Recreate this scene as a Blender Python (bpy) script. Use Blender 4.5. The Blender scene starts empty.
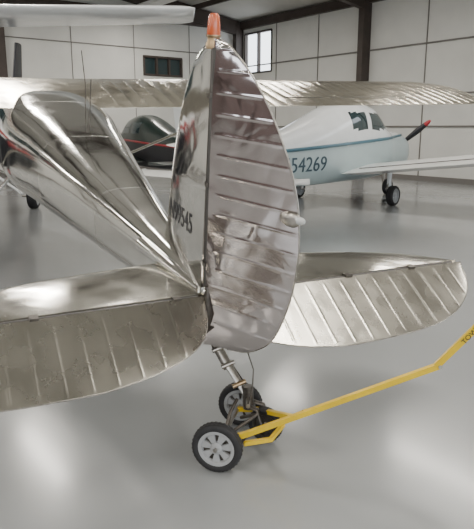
import bpy, bmesh, math, random
import numpy as np
from mathutils import Vector, Matrix
random.seed(3)
COL = bpy.context.scene.collection

# ------------------------------------------------------------ materials
def new_mat(name):
    m = bpy.data.materials.new(name); m.use_nodes = True
    nt = m.node_tree; b = nt.nodes['Principled BSDF']
    return m, nt, b

def paint(name, col, rough=0.4, metal=0.0, coat=0.0, noise=0.0, nscale=5.0, bump=0.0, bscale=20.0):
    m, nt, b = new_mat(name)
    b.inputs['Base Color'].default_value = (*col, 1)
    b.inputs['Roughness'].default_value = rough
    b.inputs['Metallic'].default_value = metal
    b.inputs['Coat Weight'].default_value = coat
    tc = nt.nodes.new('ShaderNodeTexCoord')
    n = nt.nodes.new('ShaderNodeTexNoise'); n.inputs['Scale'].default_value = nscale; n.inputs['Detail'].default_value = 4
    nt.links.new(tc.outputs['Object'], n.inputs['Vector'])
    r = nt.nodes.new('ShaderNodeValToRGB')
    k = max(noise, 0.02)
    r.color_ramp.elements[0].position = 0.3; r.color_ramp.elements[1].position = 0.7
    r.color_ramp.elements[0].color = (*[c*(1-k) for c in col], 1)
    r.color_ramp.elements[1].color = (*[min(1, c*(1+k)) for c in col], 1)
    nt.links.new(n.outputs['Fac'], r.inputs['Fac'])
    nt.links.new(r.outputs['Color'], b.inputs['Base Color'])
    if bump > 0:
        n2 = nt.nodes.new('ShaderNodeTexNoise'); n2.inputs['Scale'].default_value = bscale
        nt.links.new(tc.outputs['Object'], n2.inputs['Vector'])
        bp = nt.nodes.new('ShaderNodeBump'); bp.inputs['Strength'].default_value = bump; bp.inputs['Distance'].default_value = 0.02
        nt.links.new(n2.outputs['Fac'], bp.inputs['Height']); nt.links.new(bp.outputs['Normal'], b.inputs['Normal'])
    return m

def polished(name, col, r0, r1, wav=0.35, wscale=3.0, stretch=(1, 1, 1), dist=0.012):
    m, nt, b = new_mat(name)
    b.inputs['Metallic'].default_value = 1.0
    tc = nt.nodes.new('ShaderNodeTexCoord')
    mp = nt.nodes.new('ShaderNodeMapping'); mp.inputs['Scale'].default_value = stretch
    nt.links.new(tc.outputs['Object'], mp.inputs['Vector'])
    n = nt.nodes.new('ShaderNodeTexNoise'); n.inputs['Scale'].default_value = wscale; n.inputs['Detail'].default_value = 1.5
    n.inputs['Distortion'].default_value = 0.6
    nt.links.new(mp.outputs['Vector'], n.inputs['Vector'])
    bp = nt.nodes.new('ShaderNodeBump'); bp.inputs['Strength'].default_value = wav; bp.inputs['Distance'].default_value = dist
    nt.links.new(n.outputs['Fac'], bp.inputs['Height']); nt.links.new(bp.outputs['Normal'], b.inputs['Normal'])
    n2 = nt.nodes.new('ShaderNodeTexNoise'); n2.inputs['Scale'].default_value = 7; n2.inputs['Detail'].default_value = 6
    nt.links.new(tc.outputs['Object'], n2.inputs['Vector'])
    mr = nt.nodes.new('ShaderNodeMapRange'); mr.inputs['From Min'].default_value = .3; mr.inputs['From Max'].default_value = .7
    mr.inputs['To Min'].default_value = r0; mr.inputs['To Max'].default_value = r1
    nt.links.new(n2.outputs['Fac'], mr.inputs['Value']); nt.links.new(mr.outputs['Result'], b.inputs['Roughness'])
    r = nt.nodes.new('ShaderNodeValToRGB')
    r.color_ramp.elements[0].position = 0.3; r.color_ramp.elements[1].position = 0.7
    r.color_ramp.elements[0].color = (*[c*0.90 for c in col], 1); r.color_ramp.elements[1].color = (*col, 1)
    nt.links.new(n2.outputs['Fac'], r.inputs['Fac']); nt.links.new(r.outputs['Color'], b.inputs['Base Color'])
    return m

M_FUS = polished('polished_fuselage', (.76, .75, .72), .07, .13, .42, 2.6, (1, .6, 1))
M_FIN = polished('polished_fin', (.74, .73, .71), .07, .13, .5, 4.0)
M_RUD = polished('polished_rudder', (.68, .63, .62), .07, .13, .85, 4.8)
M_ELV = polished('brushed_elevator', (.54, .52, .46), .24, .31, .3, 5.0)
M_STB = polished('polished_stabilizer', (.78, .76, .70), .10, .17, .45, 3.5)
M_WNG = polished('polished_wing', (.80, .75, .64), .16, .28, .4, 3.0)
M_SEAM = paint('seam_dark', (.12, .115, .11), .45, .6)
M_SEAM2 = paint('lap_seam', (.34, .33, .31), .4, 1.0)
M_STEEL = paint('bare_steel', (.42, .40, .37), .32, 1.0, noise=.2, nscale=30)
M_DKSTEEL = paint('oily_steel', (.10, .09, .08), .4, .8, noise=.3, nscale=40)
M_BRASS = paint('worn_brass', (.45, .33, .2), .35, 1.0, noise=.2, nscale=30)
M_GLASSDK = paint('tinted_window', (.03, .05, .055), .05, 0, 0.5)
M_RUB = paint('tire_rubber', (.022, .022, .024), .65, 0, noise=.2, nscale=30)
M_HUB = paint('hub_grey_plastic', (.36, .37, .38), .4, 0, noise=.05)
M_YEL = paint('yellow_enamel', (.78, .53, .012), .35, 0, .3, noise=.08, nscale=15)
M_BLK = paint('black_paint', (.02, .02, .025), .4)
M_REG = paint('registration_slate', (.05, .09, .12), .4)
M_WHT = paint('white_aircraft_paint', (.76, .79, .81), .2, 0, .5, noise=.03)
M_SIL = paint('white_wing_paint', (.80, .81, .80), .25, 0, .4, noise=.04)
M_NAVY = paint('dark_navy_paint', (.015, .017, .024), .6)
M_GRN = paint('black_green_paint', (.010, .022, .019), .3, 0, .4)
M_RED = paint('red_paint', (.36, .02, .03), .3, 0, .4)
M_GLD = paint('dark_pinstripe', (.06, .15, .20), .35, 0, .2)
M_TEAL = paint('pale_blue_grey', (.45, .55, .57), .3, 0, .3)
M_FRAME = paint('dark_frame_steel', (.055, .042, .036), .55, .1, noise=.15, nscale=3)
M_GIRT = paint('panel_joint_grey', (.16, .15, .14), .6)
M_WALL = paint('white_insulation', (.64, .64, .61), .7, 0, noise=.05, nscale=1.2, bump=.35, bscale=2.5)
M_WALLD = paint('unseen_wall_mauve', (.20, .155, .155), .6, 0, noise=.3, nscale=.5, bump=.25, bscale=2.5)  # dark mauve invented for unseen walls, to darken reflections in the metal
M_CEIL = paint('ceiling_insulation', (.50, .49, .46), .8, 0, noise=.06, nscale=1.0, bump=.3, bscale=2)
M_HOUS = paint('lamp_housing', (.7, .7, .7), .5)
M_FAB = paint('concrete_apron', (.42, .40, .37), .6, 0, noise=.05)

m, nt, b = new_mat('beacon_amber_glass'); M_BCN = m
b.inputs['Base Color'].default_value = (.80, .17, .06, 1); b.inputs['Roughness'].default_value = .12
b.inputs['Transmission Weight'].default_value = .35; b.inputs['Coat Weight'].default_value = .5
m, nt, b = new_mat('clear_lens'); M_LENS = m
b.inputs['Base Color'].default_value = (.85, .87, .88, 1); b.inputs['Roughness'].default_value = .08; b.inputs['Transmission Weight'].default_value = .4

# floor
m, nt, b = new_mat('grey_epoxy_floor'); M_FLOOR = m
tc = nt.nodes.new('ShaderNodeTexCoord')
n = nt.nodes.new('ShaderNodeTexNoise'); n.inputs['Scale'].default_value = .5; n.inputs['Detail'].default_value = 5; n.inputs['Roughness'].default_value = .5
nt.links.new(tc.outputs['Object'], n.inputs['Vector'])
r = nt.nodes.new('ShaderNodeValToRGB')
r.color_ramp.elements[0].position = .3; r.color_ramp.elements[1].position = .7
r.color_ramp.elements[0].color = (.30, .314, .322, 1); r.color_ramp.elements[1].color = (.335, .35, .358, 1)
nt.links.new(n.outputs['Fac'], r.inputs['Fac'])
nt.links.new(r.outputs['Color'], b.inputs['Base Color'])
n3 = nt.nodes.new('ShaderNodeTexNoise'); n3.inputs['Scale'].default_value = 1.2; n3.inputs['Detail'].default_value = 3
nt.links.new(tc.outputs['Object'], n3.inputs['Vector'])
mr = nt.nodes.new('ShaderNodeMapRange'); mr.inputs['To Min'].default_value = .15; mr.inputs['To Max'].default_value = .25
nt.links.new(n3.outputs['Fac'], mr.inputs['Value']); nt.links.new(mr.outputs['Result'], b.inputs['Roughness'])
b.inputs['Coat Weight'].default_value = .15; b.inputs['Coat Roughness'].default_value = .1

# ------------------------------------------------------------ helpers
def empty(name, mat=None, parent=None):
    e = bpy.data.objects.new(name, None); COL.objects.link(e)
    e.empty_display_size = .2
    if parent: e.parent = parent
    if mat is not None: e.matrix_local = mat
    return e

def mesh_obj(name, verts, faces, mats, parent=None, smooth=True, matfn=None, M=None, weld=1e-5, angle=40):
    me = bpy.data.meshes.new(name)
    bm = bmesh.new()
    vs = [bm.verts.new(v) for v in verts]
    for f in faces:
        ids = []
        for i in f:
            if i not in ids: ids.append(i)
        if len(ids) > 2:
            try: bm.faces.new([vs[i] for i in ids])
            except ValueError: pass
    if weld: bmesh.ops.remove_doubles(bm, verts=bm.verts, dist=weld)
    bmesh.ops.recalc_face_normals(bm, faces=bm.faces)
    for f in bm.faces:
        f.smooth = smooth
        if matfn: f.material_index = matfn(f.calc_center_median(), f.normal)
    if smooth:
        for e in bm.edges:
            if len(e.link_faces) == 2 and e.calc_face_angle(0) > math.radians(angle): e.smooth = False
    bm.to_mesh(me); bm.free()
    if not isinstance(mats, (list, tuple)): mats = [mats]
    for mm in mats: me.materials.append(mm)
    o = bpy.data.objects.new(name, me); COL.objects.link(o)
    if parent: o.parent = parent
    if M is not None: o.matrix_local = M
    return o

BOXF = [(0, 1, 3, 2), (4, 6, 7, 5), (0, 4, 5, 1), (2, 3, 7, 6), (0, 2, 6, 4), (1, 5, 7, 3)]
def boxverts(c, s):
    return [(c[0]+dx*s[0]/2, c[1]+dy*s[1]/2, c[2]+dz*s[2]/2) for dx in (-1, 1) for dy in (-1, 1) for dz in (-1, 1)]
def box(name, c, s, mat, parent=None, M=None, bevel=0):
    o = mesh_obj(name, boxverts(c, s), BOXF, mat, parent, smooth=False, M=M)
    if bevel:
        md = o.modifiers.new('bevel', 'BEVEL'); md.width = bevel; md.segments = 2
    return o

def tube(name, pts, r, mat, parent=None, seg=12, flat=1.0, square=False, M=None):
    pts = [Vector(p) for p in pts]
    rs = r if isinstance(r, (list, tuple)) else [r]*len(pts)
    if square: seg = 4
    V = []; F = []
    t0 = (pts[1]-pts[0]).normalized()
    up = Vector((0, 0, 1)) if abs(t0.z) < .9 else Vector((1, 0, 0))
    for i, p in enumerate(pts):
        a = pts[i]-pts[i-1] if i > 0 else pts[1]-pts[0]
        c = pts[i+1]-pts[i] if i < len(pts)-1 else a
        t = (a.normalized()+c.normalized()).normalized()
        n1 = (up - t*up.dot(t)).normalized(); up = n1
        n2 = t.cross(n1)
        for k in range(seg):
            an = 2*math.pi*(k+(.5 if square else 0))/seg
            rr = rs[i]*(1.414 if square else 1)
            V.append(p + n1*math.cos(an)*rr*flat + n2*math.sin(an)*rr)
    for i in range(len(pts)-1):
        for k in range(seg):
            F.append((i*seg+k, i*seg+(k+1) % seg, (i+1)*seg+(k+1) % seg, (i+1)*seg+k))
    F.append(tuple(range(seg))); F.append(tuple(range((len(pts)-1)*seg, len(pts)*seg)))
    return mesh_obj(name, V, F, mat, parent, smooth=not square, M=M)

def axis_matrix(pos, axis):
    z = Vector(axis).normalized()
    x = Vector((0, 0, 1)).cross(z)
    if x.length < 1e-3: x = Vector((1, 0, 0))
    x.normalize(); y = z.cross(x)
    return Matrix(((x.x, y.x, z.x, pos[0]), (x.y, y.y, z.y, pos[1]), (x.z, y.z, z.z, pos[2]), (0, 0, 0, 1)))

def lathe(name, prof, mat, parent=None, M=None, seg=40, tread=0, treaddepth=0):
    V = []; F = []; n = len(prof)
    for k in range(seg):
        a = 2*math.pi*k/seg
        for j, (r, h) in enumerate(prof):
            rr = r
            if tread and j in tread and k % 2 == 0: rr -= treaddepth
            V.append((rr*math.cos(a), rr*math.sin(a), h))
    for k in range(seg):
        for j in range(n-1):
            a = k*n+j; b2 = ((k+1) % seg)*n+j
            F.append((a, a+1, b2+1, b2))
    return mesh_obj(name, V, F, mat, parent, M=M, angle=35)

def wheel(parent, nm, pos, axis, R, W, hubmat, spokes=True):
    M = axis_matrix(pos, axis)
    w = W/2
    tp = [(R*.70, -w*.75), (R*.76, -w*.95), (R*.88, -w), (R*.95, -w*.85), (R, -w*.6), (R, -w*.2), (R*.975, -w*.12), (R*.975, w*.12), (R, w*.2), (R, w*.6), (R*.95, w*.85), (R*.88, w), (R*.76, w*.95), (R*.70, w*.75), (R*.70, -w*.75)]
    lathe(nm+'_tire', tp, M_RUB, parent, M, seg=72, tread=(4, 5, 8, 9), treaddepth=R*.035)
    lathe(nm+'_rim', [(R*.56, -w*.5), (R*.6, -w*.8), (R*.72, -w*.85), (R*.72, w*.85), (R*.6, w*.8), (R*.56, w*.5), (R*.56, -w*.5)], hubmat, parent, M)
    lathe(nm+'_hub', [(0, -w*.95), (R*.16, -w*.95), (R*.24, -w*.7), (R*.26, 0), (R*.24, w*.7), (R*.16, w*.95), (0, w*.95)], hubmat, parent, M)
    if spokes:
        V = []; F = []
        ns = 7
        for i in range(ns):
            a = 2*math.pi*i/ns+.2
            ca, sa = math.cos(a), math.sin(a)
            for rr, hw in ((R*.2, R*.075), (R*.6, R*.17)):
                for sd in (-1, 1):
                    for h in (-w*.55, w*.55):
                        V.append((rr*ca-sd*hw*sa, rr*sa+sd*hw*ca, h))
            k = i*8
            F += [tuple(k+j for j in f) for f in BOXF]
        mesh_obj(nm+'_spokes', V, F, hubmat, parent, smooth=False, M=M, weld=0)
        lathe(nm+'_web', [(0, -w*.12), (R*.6, -w*.12), (R*.6, w*.12), (0, w*.12)], M_DKSTEEL, parent, M)
    else:
        lathe(nm+'_disc', [(0, -w*.5), (R*.6, -w*.45), (R*.6, w*.45), (0, w*.5)], hubmat, parent, M)

def herm(xs, ys):
    xs = np.array(xs, float); ys = np.array(ys, float)
    d = np.diff(ys)/np.diff(xs); mth = np.zeros_like(ys)
    mth[0] = d[0]; mth[-1] = d[-1]
    for i in range(1, len(xs)-1):
        mth[i] = 0 if d[i-1]*d[i] <= 0 else 2*d[i-1]*d[i]/(d[i-1]+d[i])
    def f(x):
        x = min(max(x, xs[0]), xs[-1]); i = min(int(np.searchsorted(xs, x, 'right'))-1, len(xs)-2)
        h = xs[i+1]-xs[i]; t = (x-xs[i])/h
        return float((2*t**3-3*t*t+1)*ys[i]+(t**3-2*t*t+t)*h*mth[i]+(-2*t**3+3*t*t)*ys[i+1]+(t**3-t*t)*h*mth[i+1])
    return f

def surface(name, S, flo, fhi, fth, prof, place, mats, parent=None, M=None, nc=20, bump=None, matfn=None, cosu=True):
    V = []; F = []; n = nc+1
    for s in S:
        lo, hi, th = flo(s), fhi(s), fth(s)
        for side in (1, -1):
            for j in range(n):
                u = (1-math.cos(math.pi*j/nc))/2 if cosu else j/nc
                c = lo+(hi-lo)*u
                h = th*prof(u)
                if bump: h += bump(s, c, u)
                V.append(place(s, c, side*h))
    for i in range(len(S)-1):
        for sd in (0, 1):
            for j in range(nc):
                a = i*2*n+sd*n+j; b2 = a+2*n
                F.append((a, a+1, b2+1, b2))
        for j in (0, nc):
            a = i*2*n+j; F.append((a, a+n, a+n+2*n, a+2*n))
    for i in (0, len(S)-1):
        for j in range(nc):
            a = i*2*n+j; F.append((a, a+1, a+1+n, a+n))
    return mesh_obj(name, V, F, mats, parent, M=M, matfn=matfn, angle=50)

def loft(name, st, mats, parent, matfn=None, ny=90, nr=64, ex=2.5, M=None):
    ys = [s[0] for s in st]
    fw, fb, ft = (herm(ys, [s[k] for s in st]) for k in (1, 2, 3))
    V = []; F = []
    for i in range(ny+1):
        y = ys[0]+(ys[-1]-ys[0])*i/ny
        w, zb, zt = fw(y), fb(y), ft(y); zc = (zb+zt)/2; hz = (zt-zb)/2
        for k in range(nr):
            a = 2*math.pi*k/nr; c, s = math.cos(a), math.sin(a)
            V.append((w*math.copysign(abs(c)**(2/ex), c), y, zc+hz*math.copysign(abs(s)**(2/ex), s)))
    for i in range(ny):
        for k in range(nr):
            F.append((i*nr+k, i*nr+(k+1) % nr, (i+1)*nr+(k+1) % nr, (i+1)*nr+k))
    F.append(tuple(range(nr))); F.append(tuple(range(ny*nr, ny*nr+nr)))
    o = mesh_obj(name, V, F, mats, parent, matfn=matfn, M=M, weld=1e-5)
    return o, fw, fb, ft

def text(name, s, size, mat, parent, M, sx=1.0, ext=.0015, align='LEFT', wrap=None, bold=.012):
    cu = bpy.data.curves.new(name, 'FONT'); cu.body = s; cu.size = size; cu.extrude = ext; cu.align_x = align
    cu.offset = size*bold
    o = bpy.data.objects.new(name+'_tmp', cu); COL.objects.link(o)
    bpy.context.view_layer.update()
    me = bpy.data.meshes.new_from_object(o.evaluated_get(bpy.context.evaluated_depsgraph_get()))
    bpy.data.objects.remove(o)
    me.materials.clear(); me.materials.append(mat)
    me.transform(M @ Matrix.Diagonal((sx, 1, 1, 1)))
    if wrap:
        for v in me.vertices: v.co = wrap(v.co)
    t = bpy.data.objects.new(name, me); COL.objects.link(t); t.parent = parent
    return t
def basis(X, Y, pos):
    X = Vector(X).normalized(); Y = Vector(Y); Z = X.cross(Y).normalized(); Y = Z.cross(X)
    return Matrix(((X.x, Y.x, Z.x, pos[0]), (X.y, Y.y, Z.y, pos[1]), (X.z, Y.z, Z.z, pos[2]), (0, 0, 0, 1)))

def prof_fixed(u):      # u=0 hinge side (blunt) -> u=1 leading edge (round)
    return math.sqrt(max(0, 1-u*u))*.96
def prof_ctrl(u):       # u=0 hinge -> u=1 thin trailing edge
    return (1-u)**.9*.94+.06
def prof_wing(u):       # u=0 leading edge -> u=1 trailing edge
    return 2.6*(.2969*math.sqrt(u)-.126*u-.3516*u*u+.2843*u**3-.1015*u**4)*2+.002

# ============================================================ MAIN AIRPLANE
H = Vector((-.13, 2.60, .705))
PLM = Matrix.Translation(H) @ Matrix.Rotation(math.radians(25), 4, 'Z') @ Matrix.Rotation(math.radians(8), 4, 'X') @ Matrix.Rotation(math.radians(-.8), 4, 'Y')
AP = empty('polished_aluminum_airplane', PLM)
APinv = PLM.inverted()

st = [(-.01, .03, -.13, .05), (.3, .071, -.155, .085), (.7, .125, -.185, .125), (1.3, .208, -.232, .188), (2, .303, -.287, .262), (3, .440, -.365, .366),
      (3.9, .56, -.43, .455), (4.6, .57, -.46, .51), (5.2, .55, -.47, .52), (5.55, .52, -.45, .30), (6.1, .44, -.40, .22), (6.45, .30, -.28, .12), (6.5, .12, -.18, .02)]
def fmat(c, n):
    if 3.98 < c.y < 5.05 and .02 < c.z < .31 and abs(c.x) > .3 and not 4.5 < c.y < 4.56: return 1
    if 5.24 < c.y < 5.53 and c.z > .27: return 1
    return 0
EX = 3.2
fus, fw, fb, ft = loft('fuselage', st, [M_FUS, M_GLASSDK], AP, fmat, ny=160, nr=128, ex=EX)
def ringpt(y, ang, off=.0008, ex=EX):
    w, zb, zt = fw(y)+off, fb(y)-off, ft(y)+off; zc = (zb+zt)/2; hz = (zt-zb)/2
    c, s = math.cos(ang), math.sin(ang)
    return (w*math.copysign(abs(c)**(2/ex), c), y, zc+hz*math.copysign(abs(s)**(2/ex), s))
for i, y in enumerate((1.35, 2.6, 3.93)):
    tube('frame_seam_%d' % i, [ringpt(y, 2*math.pi*k/128, 0) for k in range(129)], .0011, M_SEAM2, AP, seg=6)
for i, a in enumerate((50, 130, 200)):
    tube('stringer_seam_%d' % i, [ringpt(.1+3.85*k/40, math.radians(a), 0) for k in range(41)], .0015, M_SEAM2, AP, seg=6)
V = []; F = []
def rivet(p, r=.003):
    k = len(V); p = Vector(p)
    for d in ((1, 0, 0), (-1, 0, 0), (0, 1, 0), (0, -1, 0), (0, 0, 1), (0, 0, -1)): V.append(p+Vector(d)*r)
    for f in ((0, 2, 4), (2, 1, 4), (1, 3, 4), (3, 0, 4), (2, 0, 5), (1, 2, 5), (3, 1, 5), (0, 3, 5)): F.append(tuple(k+i for i in f))
for y in (1.35, 2.6):
    for k in range(70):
        for dy in (-.012, .012): rivet(ringpt(y+dy, 2*math.pi*k/70), .0025)
for a in (50, 130, 200):
    for k in range(110): rivet(ringpt(.3+3.5*k/110, math.radians(a+2)), .0025)
mesh_obj('rivet_rows', V, F, M_SEAM2, AP, weld=0)

# --- fin
fin_c = herm([-.05, .0, .08, .2, .42, .66, .83, .98, 1.05, 1.09], [.80, .72, .63, .575, .52, .44, .36, .25, .15, .04])
fin_th = lambda s: .034-.018*max(0, s)
S = list(np.linspace(-.05, 1.09, 70))
surface('vertical_fin', S, lambda s: .012, fin_c, fin_th, prof_fixed, lambda s, c, h: (h, c, s), M_FIN, AP, nc=18,
        bump=lambda s, c, u: .0012*math.exp(-((s-.5)/.006)**2) if u < .95 else 0)
# --- rudder
RUD = empty('rudder', Matrix.Rotation(math.radians(27.5), 4, 'Z'), AP)
_rc = herm([-.222, -.215, -.20, -.17, -.1, .01, .18, .32, .48, .62, .765, .87, .97, 1.05, 1.085, 1.095],
             [.05, .13, .215, .285, .37, .425, .468, .478, .462, .42, .345, .275, .19, .10, .045, .015])
rud_c = lambda s: .94*_rc(s)
ribs_r = [-.17+.082*i for i in range(16)]
def rbump(s, c, u):
    if u > .97 or u < .1: return 0
    z = s+.02*c
    d = min(abs(z-r0) for r0 in ribs_r)
    return .0014*math.exp(-(d/.0048)**2)
S = list(np.linspace(-.222, -.19, 12))[:-1]+list(np.arange(-.19, 1.05, .0042))+list(np.linspace(1.05, 1.095, 14))
surface('rudder_skin', S, lambda s: .004, rud_c, lambda s: .027-.010*max(0, s), prof_ctrl, lambda s, c, h: (h, -c, s), M_RUD, RUD, nc=22, bump=rbump)
rim = [(0, -rud_c(z), z) for z in np.linspace(-.215, 1.09, 90)]
tube('rudder_trailing_edge', rim, .0035, M_STEEL, RUD, seg=8)
tube('rudder_spar', [(0, -.004, -.2), (0, -.004, 1.06)], .018, M_SEAM, RUD, seg=12)
surface('tail_light_fairing', list(np.linspace(-.032, .032, 14)), lambda s: -.065*math.sqrt(max(0, 1-(s/.033)**2)), lambda s: .03*math.sqrt(max(0, 1-(s/.033)**2)),
        lambda s: .026*math.sqrt(max(0, 1-(s/.033)**2))+.001, lambda u: math.sin(math.pi*min(1, max(0, u)))**.6 if 0 < u < 1 else 0,
        lambda s, c, h: (h, -.415-c, .455+s), M_STEEL, RUD, nc=14)
lathe('tail_light_lens', [(0, .03), (.008, .028), (.014, .018), (.016, 0), (0, 0)], M_LENS, RUD, axis_matrix((0, -.435, .455), (0, -1, 0)), seg=20)
# beacon
BM = Matrix.Translation((0, .03, 1.085))
lathe('beacon_base', [(0, -.03), (.03, -.03), (.03, -.01), (.024, .0), (.024, .012), (.03, .016), (.03, .022), (0, .022)], M_BRASS, AP, BM, seg=28)
lathe('beacon_lens', [(.026, .02), (.027, .03), (.024, .07), (.021, .09), (.014, .10), (0, .103)], M_BCN, AP, BM, seg=28)
for i, z in enumerate((.16, .52, .88)):
    box('rudder_hinge_%d' % i, (0, .005, z), (.05, .03, .02), M_DKSTEEL, AP)
tube('fin_post', [(0, .012, -.12), (0, .012, 1.05)], .016, M_SEAM, AP)

# --- stabilizer + elevators
stab_le = herm([.02, .3, .7, 1.0, 1.22, 1.36, 1.44, 1.48], [.50, .475, .42, .345, .25, .155, .07, .015])
_et = herm([.03, .06, .1, .16, .25, .38, .6, .85, 1.05, 1.22, 1.35, 1.43, 1.475, 1.49],
              [.05, .16, .225, .28, .325, .365, .395, .39, .37, .32, .24, .155, .07, .01])
ele_te = lambda s: .96*_et(s)
ribs_e = [.10+.098*i for i in range(14)]
def ebump(s, c, u):
    if u > .97 or u < .08: return 0
    d = min(abs(s-r0) for r0 in ribs_e)
    return .0013*math.exp(-(d/.0045)**2)
for side, nm in ((-1, 'port'), (1, 'starboard')):
    surface('stabilizer_'+nm, list(np.linspace(.02, 1.40, 60))+list(np.linspace(1.41, 1.48, 14)), lambda s: .012, stab_le, lambda s: .026-.010*s/1.5, prof_fixed,
            lambda s, c, h, sd=side: (sd*s, c, h+.0), M_STB, AP, nc=18)
    E = empty('elevator_'+nm, Matrix.Translation((0, -.006, 0)) @ Matrix.Rotation(math.radians(26), 4, 'X'), AP)
    Se = list(np.arange(.03, 1.43, .0042))+list(np.linspace(1.43, 1.49, 16))
    surface('elevator_skin_'+nm, Se, lambda s: .0, ele_te, lambda s: .022-.007*s/1.5, prof_ctrl,
            lambda s, c, h, sd=side: (sd*s, -c, h), M_ELV, E, nc=20, bump=ebump)
    tube('elevator_edge_'+nm, [(side*s, -ele_te(s), 0) for s in np.linspace(.035, 1.488, 80)], .003, M_STEEL, E, seg=8)
    tube('hinge_gap_'+nm, [(side*.05, .002, -.002), (side*1.44, .002, -.002)], .0175, M_SEAM, AP)
    for i, s in enumerate((.15, .75, 1.15)):
        box('elevator_hinge_%s_%d' % (nm, i), (side*s, .0, .012), (.035, .04, .022), M_DKSTEEL, AP)
    V = []; F = []
    for k in range(60):
        s = .08+1.25*k/60
        for c in (.05, stab_le(s)*.62):
            u = (c-.012)/(stab_le(s)-.012)
            rivet((side*s, c, (.026-.010*s/1.5)*prof_fixed(u)), .0024)
    mesh_obj('stabilizer_rivets_'+nm, V, F, M_SEAM2, AP, weld=0)
for side, nm in ((-1, 'port'), (1, 'starboard')):
    pts = [(side*(.03+.075*k/10), .05+.62*k/10, .03+.02*k/10) for k in range(11)]
    tube('stabilizer_fairing_'+nm, pts, [.012+.03*k/10 for k in range(11)], M_FUS, AP, seg=14)

box('elevator_torque_tube', (0, -.012, -.005), (.16, .03, .03), M_DKSTEEL, AP, bevel=.004)
box('rudder_horn', (0, -.01, -.15), (.16, .035, .012), M_DKSTEEL, RUD, bevel=.003)
tube('elevator_horn', [(-.016, -.02, .06), (-.016, -.045, -.06), (-.016, -.03, -.15)], [.010, .016, .009], M_DKSTEEL, AP)
tube('elevator_push_rod', [(-.012, -.02, -.13), (-.012, .25, -.13)], .006, M_STEEL, AP)
for sd in (-1, 1):
    tube('rudder_cable_%d' % sd, [(sd*.075, -.01, -.14), (sd*.06, .5, -.12), (sd*.1, .8, -.1)], .0022, M_STEEL, AP, seg=6)

# --- wing
chord = 1.45; yT = 3.92; zT = .365
def wch(s):
    t = max(0, (abs(s)-5.3)/.72)
    return chord*math.sqrt(max(0.0005, 1-t*t))
ribs_w = [.62+.15*i for i in range(36)]
S = set(np.linspace(0, 5.3, 12).tolist()+[5.3+.72*math.sin(math.pi/2*i/14) for i in range(15)])
for r0 in ribs_w:
    for d in (-.014, -.007, 0, .007, .014): S.add(r0+d)
S = sorted(S); S = [-s for s in reversed(S) if s > 0]+S
def wb(s, c, u):
    if u < .25 or u > .985: return 0
    d = min(abs(abs(s)-r0) for r0 in ribs_w)
    return .005*math.exp(-(d/.007)**2)
def wplace(s, c, h):
    ycen = yT+chord-(chord-wch(s))*.4
    return (s, ycen-c, zT+.16*(ycen-c-yT)/chord+abs(s)*.010+h*(1 if h > 0 else .55)+.025)
surface('wing', S, lambda s: 0.0, wch, lambda s: .115*wch(s)/chord**.9, prof_wing, wplace, M_WNG, AP, nc=26, bump=wb)
for sd, nm in ((-1, 'port'), (1, 'starboard')):
    tube('aileron_gap_'+nm, [wplace(sd*s, chord*.78, .115*prof_wing(.78)+.002) for s in (2.7, 5.2)], .004, M_SEAM, AP, seg=6)
    tube('wing_strut_'+nm, [(sd*.46, 4.75, -.40), (sd*2.7, 4.75, .44)], .028, M_FUS, AP, flat=.55)
    tube('main_gear_leg_'+nm, [(sd*.42, 4.75, -.42), (sd*.75, 4.82, -.85), (sd*.95, 4.86, -1.18)], [.045, .035, .028], M_FUS, AP, flat=.5)
    wheel(AP, 'main_wheel_'+nm, (sd*1.02, 4.86, -1.18), (sd, 0, 0), .205, .13, M_HUB, spokes=False)
lathe('propeller_spinner', [(0, .24), (.04, .2), (.09, .1), (.115, 0), (0, 0)], M_FUS, AP, axis_matrix((0, 6.5, -.08), (0, 1, 0)), seg=28)
for sd in (-1, 1):
    tube('propeller_blade_%d' % sd, [(0, 6.56, -.08), (sd*.25, 6.56, -.08), (sd*.6, 6.56, -.08), (sd*.88, 6.56, -.08)], [.02, .03, .07, .03], M_STEEL, AP, flat=1, seg=8)
tube('whip_antenna', [(.12, 3.2, .36), (.10, 3.05, .70), (.06, 2.95, .96)], .0035, M_DKSTEEL, AP, seg=6)
tube('antenna_rod', [(.22, 3.5, .38), (.24, 3.48, .70)], .005, M_DKSTEEL, AP, seg=6)

def finwrap(co):
    c, s = co.y, co.z; hi = fin_c(s); u = min(1, max(0, (c-.012)/(hi-.012)))
    return Vector((-(fin_th(s)*prof_fixed(u)+.0012)+(co.x+.0355)*.5, c, s))
text('registration_number', 'N99545', .135, M_BLK, AP, basis((0, -1, 0), (0, 0, 1), (-.0355, .50, .255)), sx=.80, ext=.0012, wrap=finwrap, bold=.004)

# --- tail spring and tail wheel
def bp_(p): return APinv @ Vector(p)
def wt(name, pts, r, mat, **k): return tube(name, [bp_(p) for p in pts], r, mat, AP, **k)
TWc = Vector((.135, 2.60, .085)); tax = Vector((-.45, -.89, 0)).normalized()
wt('tail_spring', [(-.185, 2.76, .60), (-.13, 2.70, .52), (-.04, 2.65, .36), (.045, 2.62, .225)], [.02, .026, .022, .02], M_STEEL, flat=.45)
wt('tail_spring_leaf', [(-.17, 2.74, .575), (-.12, 2.69, .48), (-.05, 2.655, .34)], [.018, .022, .014], M_DKSTEEL, flat=.4)
for i, t in enumerate((.25, .5, .8)):
    a = Vector((-.13, 2.69, .515)); c = Vector((.045, 2.61, .225)); p = a.lerp(c, t)
    wt('spring_clamp_%d' % i, [p-Vector((.03, .02, .010)), p+Vector((.03, .0, .010))], .011, (M_STEEL, M_STEEL, M_BRASS)[i])
wt('tailwheel_pivot', [(.055, 2.615, .16), (.05, 2.62, .27)], .026, M_DKSTEEL)
wt('tailwheel_arm', [(.05, 2.52, .215), (.055, 2.72, .215)], .01, M_STEEL)
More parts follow.
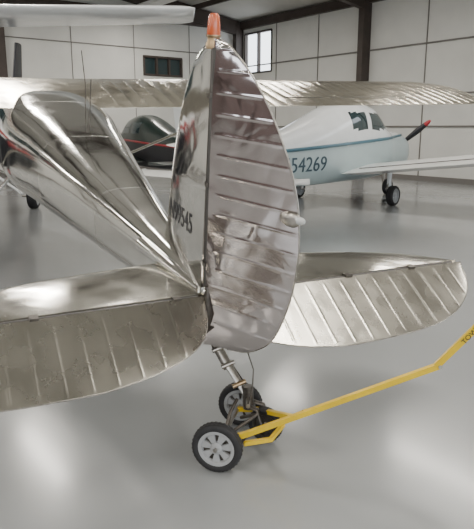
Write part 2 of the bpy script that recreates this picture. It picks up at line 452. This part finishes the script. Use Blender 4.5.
for sd in (-1, 1):
    o = tax*.034*sd
    wt('tailwheel_fork_%d' % sd, [Vector((.06, 2.615, .185))+o*.8, Vector((.11, 2.605, .17))+o, TWc+o], [.014, .014, .012], M_DKSTEEL, flat=.6)
TW = empty('tailwheel', APinv, AP)
wheel(TW, 'tailwheel', TWc, tax, .085, .045, M_DKSTEEL, spokes=False)
wt('tailwheel_chain', [(-.03, 2.62, .60), (.035, 2.58, .50), (.075, 2.55, .38), (.07, 2.53, .30), (.05, 2.525, .22)], .0035, M_DKSTEEL, seg=6)
wt('tailwheel_chain_far', [(-.17, 2.70, .58), (-.08, 2.74, .42), (.05, 2.72, .22)], .0035, M_DKSTEEL, seg=6)
wt('tail_cone_bracket', [(-.20, 2.80, .60), (-.14, 2.66, .57)], .03, M_DKSTEEL, flat=.5)

# ============================================================ TOW BAR
TB = empty('aircraft_tow_bar', Matrix.Identity(4))
w1 = Vector((-.085, 2.345, .112)); w2 = Vector((.018, 2.76, .112)); ax = (w1-w2).normalized()
wheel(TB, 'near_wheel', w1, ax, .112, .05, M_HUB)
wheel(TB, 'far_wheel', w2, ax, .112, .05, M_HUB)
tube('axle', [w1+ax*.035, w2-ax*.035], .009, M_STEEL, TB)
A = Vector((.0, 2.385, .135)); B = Vector((.79, 2.20, .545)); Cc = Vector((.915, 2.15, .735)); D = Vector((1.18, 2.05, 1.14))
tube('tow_shaft', [w1.lerp(w2, .12), A+Vector((.04, 0, .015)), B], .0110, M_YEL, TB, square=True)
tube('tow_shaft_upper', [B-Vector((.01, 0, .0)), Cc, D], .0120, M_YEL, TB, square=True)
tube('shaft_bolt', [B+Vector((0, -.02, 0)), B+Vector((0, .02, 0))], .008, M_STEEL, TB)
tube('fork_arm', [w1.lerp(w2, .86), (.10, 2.66, .13), (.24, 2.42, .215), (.29, 2.33, .285)], .0100, M_YEL, TB, square=True)
tube('cradle_arm', [(.03, 2.385, .105), (.15, 2.43, .10), (.21, 2.50, .135), (.205, 2.56, .15)], .009, M_YEL, TB, square=True)
tube('cradle_pin', [(.02, 2.37, .12), (.06, 2.51, .10), (.12, 2.53, .085)], .007, M_DKSTEEL, TB)
tube('cross_brace', [(-.03, 2.44, .125), (.09, 2.49, .19), (.02, 2.60, .12)], .008, M_DKSTEEL, TB)
tube('lift_hook', [(-.06, 2.40, .12), (-.03, 2.45, .22), (.0, 2.52, .25)], .008, M_DKSTEEL, TB)
tube('handle_bar', [D+Vector((-.08, -.18, 0)), D+Vector((.08, .18, 0))], .014, M_RUB, TB)
xd = (D-Cc).normalized(); sd_ = Vector((0, 0, 1)); zf = xd.cross(sd_).normalized()
up_ = (sd_-xd*sd_.dot(xd)).normalized()
text('shaft_lettering', 'TOWBAR', .026, M_BLK, TB, basis(xd, up_, Cc.lerp(D, -.20)+zf*.0128-up_*.0095), sx=1.15, ext=.0008, bold=.01)

# ============================================================ PARKED AIRPLANES
def parked(name, loc, heading, sc, cols, high=False, reg=None, semi=4.4, finmat=None):
    body, trim, trim2, wingm = cols
    E = empty(name, Matrix.Translation(loc) @ Matrix.Rotation(math.radians(heading), 4, 'Z') @ Matrix.Scale(sc, 4))
    if not high:
        st = [(-4.5, .05, .70, .95), (-3.8, .16, .60, 1.10), (-3, .29, .50, 1.25), (-2, .42, .44, 1.45), (-1.3, .50, .42, 1.66), (-.7, .54, .42, 1.86), (-.1, .57, .42, 1.97), (.45, .57, .42, 1.90),
              (.95, .56, .44, 1.56), (1.2, .53, .46, 1.45), (1.9, .46, .55, 1.36), (2.25, .36, .62, 1.25), (2.35, .22, .72, 1.12)]
        def mf(c, n):
            if 1.42 < c.z < 1.74 and abs(c.x) > .2 and (-.62 < c.y < -.1 or .04 < c.y < .72): return 1
            if .6 < c.y < 1.12 and c.z > 1.46 and not .72 < c.y < .76: return 1
            if c.z < 1.16+.05*(c.y+1): return 3
            return 0
    else:
        st = [(-4.8, .05, 1.1, 1.3), (-3.5, .18, .9, 1.5), (-2, .36, .72, 1.8), (-1, .5, .6, 2.3), (-.3, .56, .55, 2.62), (.7, .56, .55, 2.62), (1.25, .54, .58, 1.75), (1.6, .5, .6, 1.62), (2.2, .42, .7, 1.5), (2.4, .25, .85, 1.3)]
        def mf(c, n):
            if 1.72 < c.z < 2.25 and (-1.1 < c.y < -.4 or -.3 < c.y < .6) and abs(c.x) > .25: return 1
            if .8 < c.y < 1.2 and c.z > 1.78: return 1
            if 1.25 < c.z < 1.35: return 2
            if c.z < 1.2: return 3
            return 0
    loft('fuselage', st, [body, M_GLASSDK, trim, trim2], E, mf, ny=170, nr=88, ex=2.6)
    f2w = herm([s[0] for s in st], [s[1] for s in st]); f2b = herm([s[0] for s in st], [s[2] for s in st]); f2t = herm([s[0] for s in st], [s[3] for s in st])
    def skinx(y, z):
        w_, zb, zt = f2w(y), f2b(y), f2t(y); q = min(1, abs((z-(zb+zt)/2)/((zt-zb)/2)))
        return w_*(1-q**2.6)**(1/2.6)
    if not high:
        for sd in (-1, 1):
            tube('side_stripe_%d' % sd, [(sd*skinx(y, 1.16+.05*(y+1)), y, 1.16+.05*(y+1)) for y in np.linspace(-3.0, 1.9, 60)], .03, trim, E, seg=8)
    ch = 1.45 if high else 1.6; wz = 2.72 if high else .62; dih = .01 if high else .115
    def wc(s):
        t = max(0, (abs(s)-(semi-.25))/.25); return ch*(1-.12*t*t)*(1 if not high else 1-.3*abs(s)/semi)
    SS = sorted(set([semi-.25+.25*math.sin(math.pi/2*i/8) for i in range(9)]+list(np.linspace(0, semi-.25, 14))))
    SS = [-s for s in reversed(SS) if s > 0]+SS
    def th(s):
        t = max(0, (abs(s)-(semi-.25))/.25); return (.12 if high else .20)*math.sqrt(max(.004, 1-t*t))
    surface('wing', SS, lambda s: 0., wc, th, prof_wing, lambda s, c, h: (s, .75-c, wz+abs(s)*dih+h-.05*(c/ch)), wingm, E, nc=20)
    for sd in (-1, 1):
        tk = (.12 if high else .20)*prof_wing(.76)
        tube('flap_gap_%d' % sd, [(sd*.6, .75-ch*.76, wz+.6*dih+tk-.036), (sd*(semi-.3), .75-wc(semi-.3)*.76, wz+(semi-.3)*dih+tk-.036)], .012, M_SEAM, E, seg=6)
    tz = 1.12 if high else .74; ty = -4.15
    def tc_(s): return .78*(1-.12*abs(s))*math.sqrt(max(.01, 1-max(0, (abs(s)-1.5)/.15)**2))
    ss = sorted(set([-1.65+.15*i/6 for i in range(7)]+list(np.linspace(-1.5, 1.5, 12))+[1.5+.15*i/6 for i in range(7)]))
    surface('tailplane', ss, lambda s: 0., tc_, lambda s: .08, prof_wing, lambda s, c, h: (s, ty+.35-c, tz+h), wingm, E, nc=14)
    top = 2.1 if not high else 2.98
    fk = .40 if not high else .30; ft_ = .05 if not high else .09
    surface('tail_fin', list(np.linspace(.9, top, 16)), lambda s: 0., lambda s: 1.15-fk*(s-.9), lambda s: ft_, prof_wing,
            lambda s, c, h: (h, ty+.62-.55*(s-1.0)-c, s), finmat or body, E, nc=14)
    gx = 1.02 if high else 1.0
    for sd in (-1, 1):
        if high: tube('gear_leg_%d' % sd, [(sd*.4, -.3, .65), (sd*.95, -.3, .22)], [.05, .03], body, E, flat=.5)
        else:
            tube('gear_oleo_%d' % sd, [(sd*gx, 0, .72), (sd*gx, 0, .36)], .045, body, E)
            tube('gear_strut_%d' % sd, [(sd*gx, 0, .42), (sd*gx, 0, .19)], .025, M_STEEL, E)
            tube('torque_link_%d' % sd, [(sd*gx, -.03, .42), (sd*gx, -.13, .32), (sd*gx, -.03, .2)], .012, M_STEEL, E)
        wheel(E, 'main_wheel_%d' % (sd+1), (sd*(gx+.09), -.3 if high else 0, .19), (sd, 0, 0), .19, .14, M_HUB, spokes=False)
        tube('axle_stub_%d' % sd, [(sd*(gx-.08), -.3 if high else 0, .19), (sd*(gx+.1), -.3 if high else 0, .19)], .02, M_STEEL, E)
    tube('nose_gear', [(0, 1.75, .75), (0, 1.82, .18)], .035, M_STEEL, E)
    wheel(E, 'nose_wheel', (.09, 1.82, .17), (1, 0, 0), .17, .12, M_HUB, spokes=False)
    tube('nose_axle', [(0, 1.82, .17), (.1, 1.82, .17)], .018, M_STEEL, E)
    pz = 1.05 if not high else 1.1
    lathe('spinner', [(0, .3), (.06, .24), (.12, .1), (.14, 0), (0, 0)], M_RED, E, axis_matrix((0, 2.33, pz), (0, 1, 0)), seg=24)
    for sd in (-1, 1):
        d = Vector((math.cos(math.radians(38)), 0, math.sin(math.radians(38))))*sd; o = Vector((0, 2.45, pz))
        tube('propeller_blade_%d' % sd, [o, o+d*.25, o+d*.55, o+d*.78], [.025, .05, .07, .055], M_BLK, E, seg=8)
        tube('propeller_tip_%d' % sd, [o+d*.78, o+d*.86, o+d*.92], [.055, .045, .02], M_RED, E, seg=8)
    if reg:
        def wr(co):
            return Vector((skinx(co.y, co.z)+.006+(co.x-.4)*.2, co.y, co.z))
        text('registration_number', reg, .36, M_REG, E, basis((0, 1, .0), (0, 0, 1), (.4, -2.72, .72)), sx=1.08, ext=.012, wrap=wr, bold=.0)
    return E

parked('low_wing_airplane', (2.15, 12.2, 0), -39.7, 1.0, (M_WHT, M_GLD, M_TEAL, M_SIL), reg='N54269')
parked('low_wing_airplane.001', (-2.55, 17.3, 0), 32, .92, (M_GRN, M_RED, M_BLK, M_GRN), semi=3.1)
parked('high_wing_airplane', (-5.05, 10.6, 0), 186.0, 1.2, (M_WHT, M_RED, M_NAVY, M_WHT), high=True, semi=3.6, finmat=M_NAVY)  # lower body, largely out of view, made navy to darken the fuselage's reflections

# ============================================================ HANGAR
C0 = Vector((.1, 24.0)); U = Vector((.597, -.802)).normalized(); Vv = Vector((U.y, -U.x))
def RW(u, v, z): p = C0+U*u+Vv*v; return (p.x, p.y, z)
LU, LV, EV, RD = 32.0, 28.0, 5.3, 7.4
def rz(v): return EV+(RD-EV)*(1-abs(v-LV/2)/(LV/2))
def rbox(lst, name, mat, parent=None):
    V = []; F = []
    for (u0, u1, v0, v1, z0, z1) in lst:
        k = len(V)
        for uu in (u0, u1):
            for vv in (v0, v1):
                for zz in (z0, z1): V.append(RW(uu, vv, zz))
        F += [tuple(i+k for i in f) for f in BOXF]
    return mesh_obj(name, V, F, mat, parent, smooth=False, weld=0)
rbox([(0, LU, 0, LV, -.2, 0)], 'floor', M_FLOOR)

def cells(a0, a1, zs, holes):
    xs = sorted(set([a0, a1]+[h[0] for h in holes]+[h[1] for h in holes])); zz = sorted(set(zs+[h[2] for h in holes]+[h[3] for h in holes]))
    out = []
    for i in range(len(xs)-1):
        for j in range(len(zz)-1):
            cx, cz = (xs[i]+xs[i+1])/2, (zz[j]+zz[j+1])/2
            if any(h[0] < cx < h[1] and h[2] < cz < h[3] for h in holes): continue
            out.append((xs[i], xs[i+1], zz[j], zz[j+1]))
    return out
T = .15
hR = [(.35, 1.9, 3.45, 4.85), (13.2, 16.6, 3.6, 4.9)]
rbox([(a, b2, -T, 0, z0, z1) for a, b2, z0, z1 in cells(0, LU, [0, EV], hR)], 'wall_right', M_WALL)
hB = [(2.6, 4.1, 3.25, 3.85), (16, 18, 3.0, 4.2)]
rbox([(-T, 0, a, b2, z0, z1) for a, b2, z0, z1 in cells(0, LV, [0, EV], hB)], 'wall_back', M_WALL)
def gable(name, u0, u1):
    V = [RW(uu, v, z) for uu in (u0, u1) for v, z in ((0, EV), (LV, EV), (LV/2, RD))]
    return mesh_obj(name, V, [(0, 1, 2), (3, 4, 5), (0, 1, 4, 3), (1, 2, 5, 4), (2, 0, 3, 5)], M_WALL, smooth=False)
gable('wall_back_gable', -T, 0)
hL = [(4, 9, 3.2, 4.6), (14, 19, 3.2, 4.6), (22, 27, 3.2, 4.6)]
rbox([(a, b2, LV, LV+T, z0, z1) for a, b2, z0, z1 in cells(0, LU, [0, EV], hL)], 'wall_left', M_WALLD)
hF = [(4, 24, 0, 4.7)]
rbox([(LU, LU+T, a, b2, z0, z1) for a, b2, z0, z1 in cells(0, LV, [0, EV], hF)], 'wall_front', M_WALLD)
gable('wall_front_gable', LU, LU+T)
V = []
for uu in (-T, LU+T):
    for v, z in ((-T, EV), (LV/2, RD), (LV+T, EV), (LV+T, EV+.15), (LV/2, RD+.15), (-T, EV+.15)): V.append(RW(uu, v, z))
mesh_obj('ceiling', V, [(0, 1, 7, 6), (1, 2, 8, 7), (2, 3, 9, 8), (3, 4, 10, 9), (4, 5, 11, 10), (5, 0, 6, 11), (0, 1, 4, 5), (1, 2, 3, 4), (6, 7, 10, 11), (7, 8, 9, 10)], M_CEIL, smooth=False)
rbox([(LU+.2, LU+40, -16, LV+16, -.2, -.03)], 'ground_apron', M_FAB)

k = 0
for i, uu in enumerate((.15, 6.37, 12.6, 18.9, 25.2, 31.7)):
    rbox([(uu-.1, uu+.1, .01, .35, 0, EV-.02)], 'steel_column' if k == 0 else 'steel_column.%03d' % k, M_FRAME); k += 1
    rbox([(uu-.1, uu+.1, LV-.35, LV-.01, 0, EV-.02)], 'steel_column.%03d' % k, M_FRAME); k += 1
    V = []; F = []
    for (va, vb) in ((0.02, LV/2), (LV-.02, LV/2)):
        kk = len(V)
        for uq in (uu-.09, uu+.09):
            for v in (va, vb):
                z = rz(v)
                V.append(RW(uq, v, z-.5)); V.append(RW(uq, v, z-.02))
        F += [tuple(j+kk for j in f) for f in BOXF]
    mesh_obj('roof_beam' if i == 0 else 'roof_beam.%03d' % i, V, F, M_FRAME, smooth=False, weld=0)
for i, v in enumerate((8.9, 18.6)):
    rbox([(.01, .3, v-.12, v+.12, 0, rz(v)-.05)], 'steel_column.%03d' % k, M_FRAME); k += 1
g = []; gv = []
for z in (1.5, 2.35, 3.7): g.append((.0, LU, .005, .05, z-.02, z+.02))
gv.append((0, LU, .005, .16, EV-.28, EV-.03))
for j in range(16):
    g.append((j*2.1+.05, j*2.1+.08, .004, .02, 0.1, EV-.05))
rbox(g, 'trim_1', M_GIRT)
rbox(gv, 'trim_5', M_FRAME)
g = []
for z in (2.2, 4.1): g.append((.005, .03, 0, LV, z-.015, z+.015))
for j in range(13): g.append((.004, .02, j*2.2+.05, j*2.2+.07, .1, EV-.1))
rbox(g, 'trim_6', M_GIRT)
g = [(.005, .2, 0, LV, EV-.30, EV-.03)]
for (a, b2, z0, z1) in hB:
    for q in (a, (2*a+b2)/3, (a+2*b2)/3, b2): g.append((-.1, .03, q-.035, q+.035, z0, z1))
    for q in (z0, z1): g.append((-.1, .03, a-.03, b2+.03, q-.035, q+.035))
rbox(g, 'trim_2', M_FRAME)
g = []
for (a, b2, z0, z1) in hR:
    for q in (a, (a+b2)/2, b2): g.append((q-.03, q+.03, -.1, .03, z0, z1))
    for q in (z0, z1): g.append((a, b2, -.1, .03, q-.03, q+.03))
rbox(g, 'trim_3', M_FRAME)
g = []
for v in (2.3, 4.7, 7.0, 9.3, 11.7, 16.3, 18.7, 21, 23.3, 25.7):
    g.append((0, LU, v-.04, v+.04, rz(v)-.2, rz(v)-.04))
rbox(g, 'trim_4', M_FRAME)
rbox([(0.0, LU, .006, .03, 0, .14)], 'baseboard_right', M_GIRT)
rbox([(0.006, .03, 0, LV, 0, .14)], 'baseboard_back', M_GIRT)
for i, (a, b2, z0, z1) in enumerate(hB):
    rbox([(-.09, -.07, a, b2, z0, z1)], 'window_%d' % (i+1), M_GLASSDK)

# lamps
k = 0
for uu in (2.8, 8.0, 13.2, 18.4, 23.6, 28.8):
    for v in (5.0, 11.0, 17.0, 23.0):
        p = RW(uu, v, 5.0)
        nm = 'ceiling_lamp' if k == 0 else 'ceiling_lamp.%03d' % k
        E = empty(nm, Matrix.Translation(p) @ Matrix.Rotation(math.atan2(U.y, U.x), 4, 'Z'))
        box('housing', (0, 0, .06), (2.5, .4, .1), M_HOUS, E)
        tube('hanger_rod', [(0, 0, .1), (0, 0, rz(v)-5.03)], .012, M_HOUS, E, seg=6)
        L = bpy.data.lights.new('tube_light', 'AREA'); L.shape = 'RECTANGLE'; L.size = 2.4; L.size_y = .34; L.energy = 145; L.color = (1, .94, .85)
        lo = bpy.data.objects.new('tube_light', L); COL.objects.link(lo); lo.parent = E; lo.location = (0, 0, -.0)
        k += 1

w = bpy.data.worlds.new('overcast_sky'); bpy.context.scene.world = w; w.use_nodes = True
bg = w.node_tree.nodes['Background']; bg.inputs['Color'].default_value = (.88, .94, 1, 1); bg.inputs['Strength'].default_value = 4.0

cd = bpy.data.cameras.new('camera'); cam = bpy.data.objects.new('camera', cd); COL.objects.link(cam)
cd.sensor_fit = 'VERTICAL'; cd.sensor_height = 24; cd.lens = 24*600/529; cd.clip_start = .05
cam.location = (0, 0, 1.45); cam.rotation_euler = (math.radians(90-12.8), 0, 0)
bpy.context.scene.camera = cam
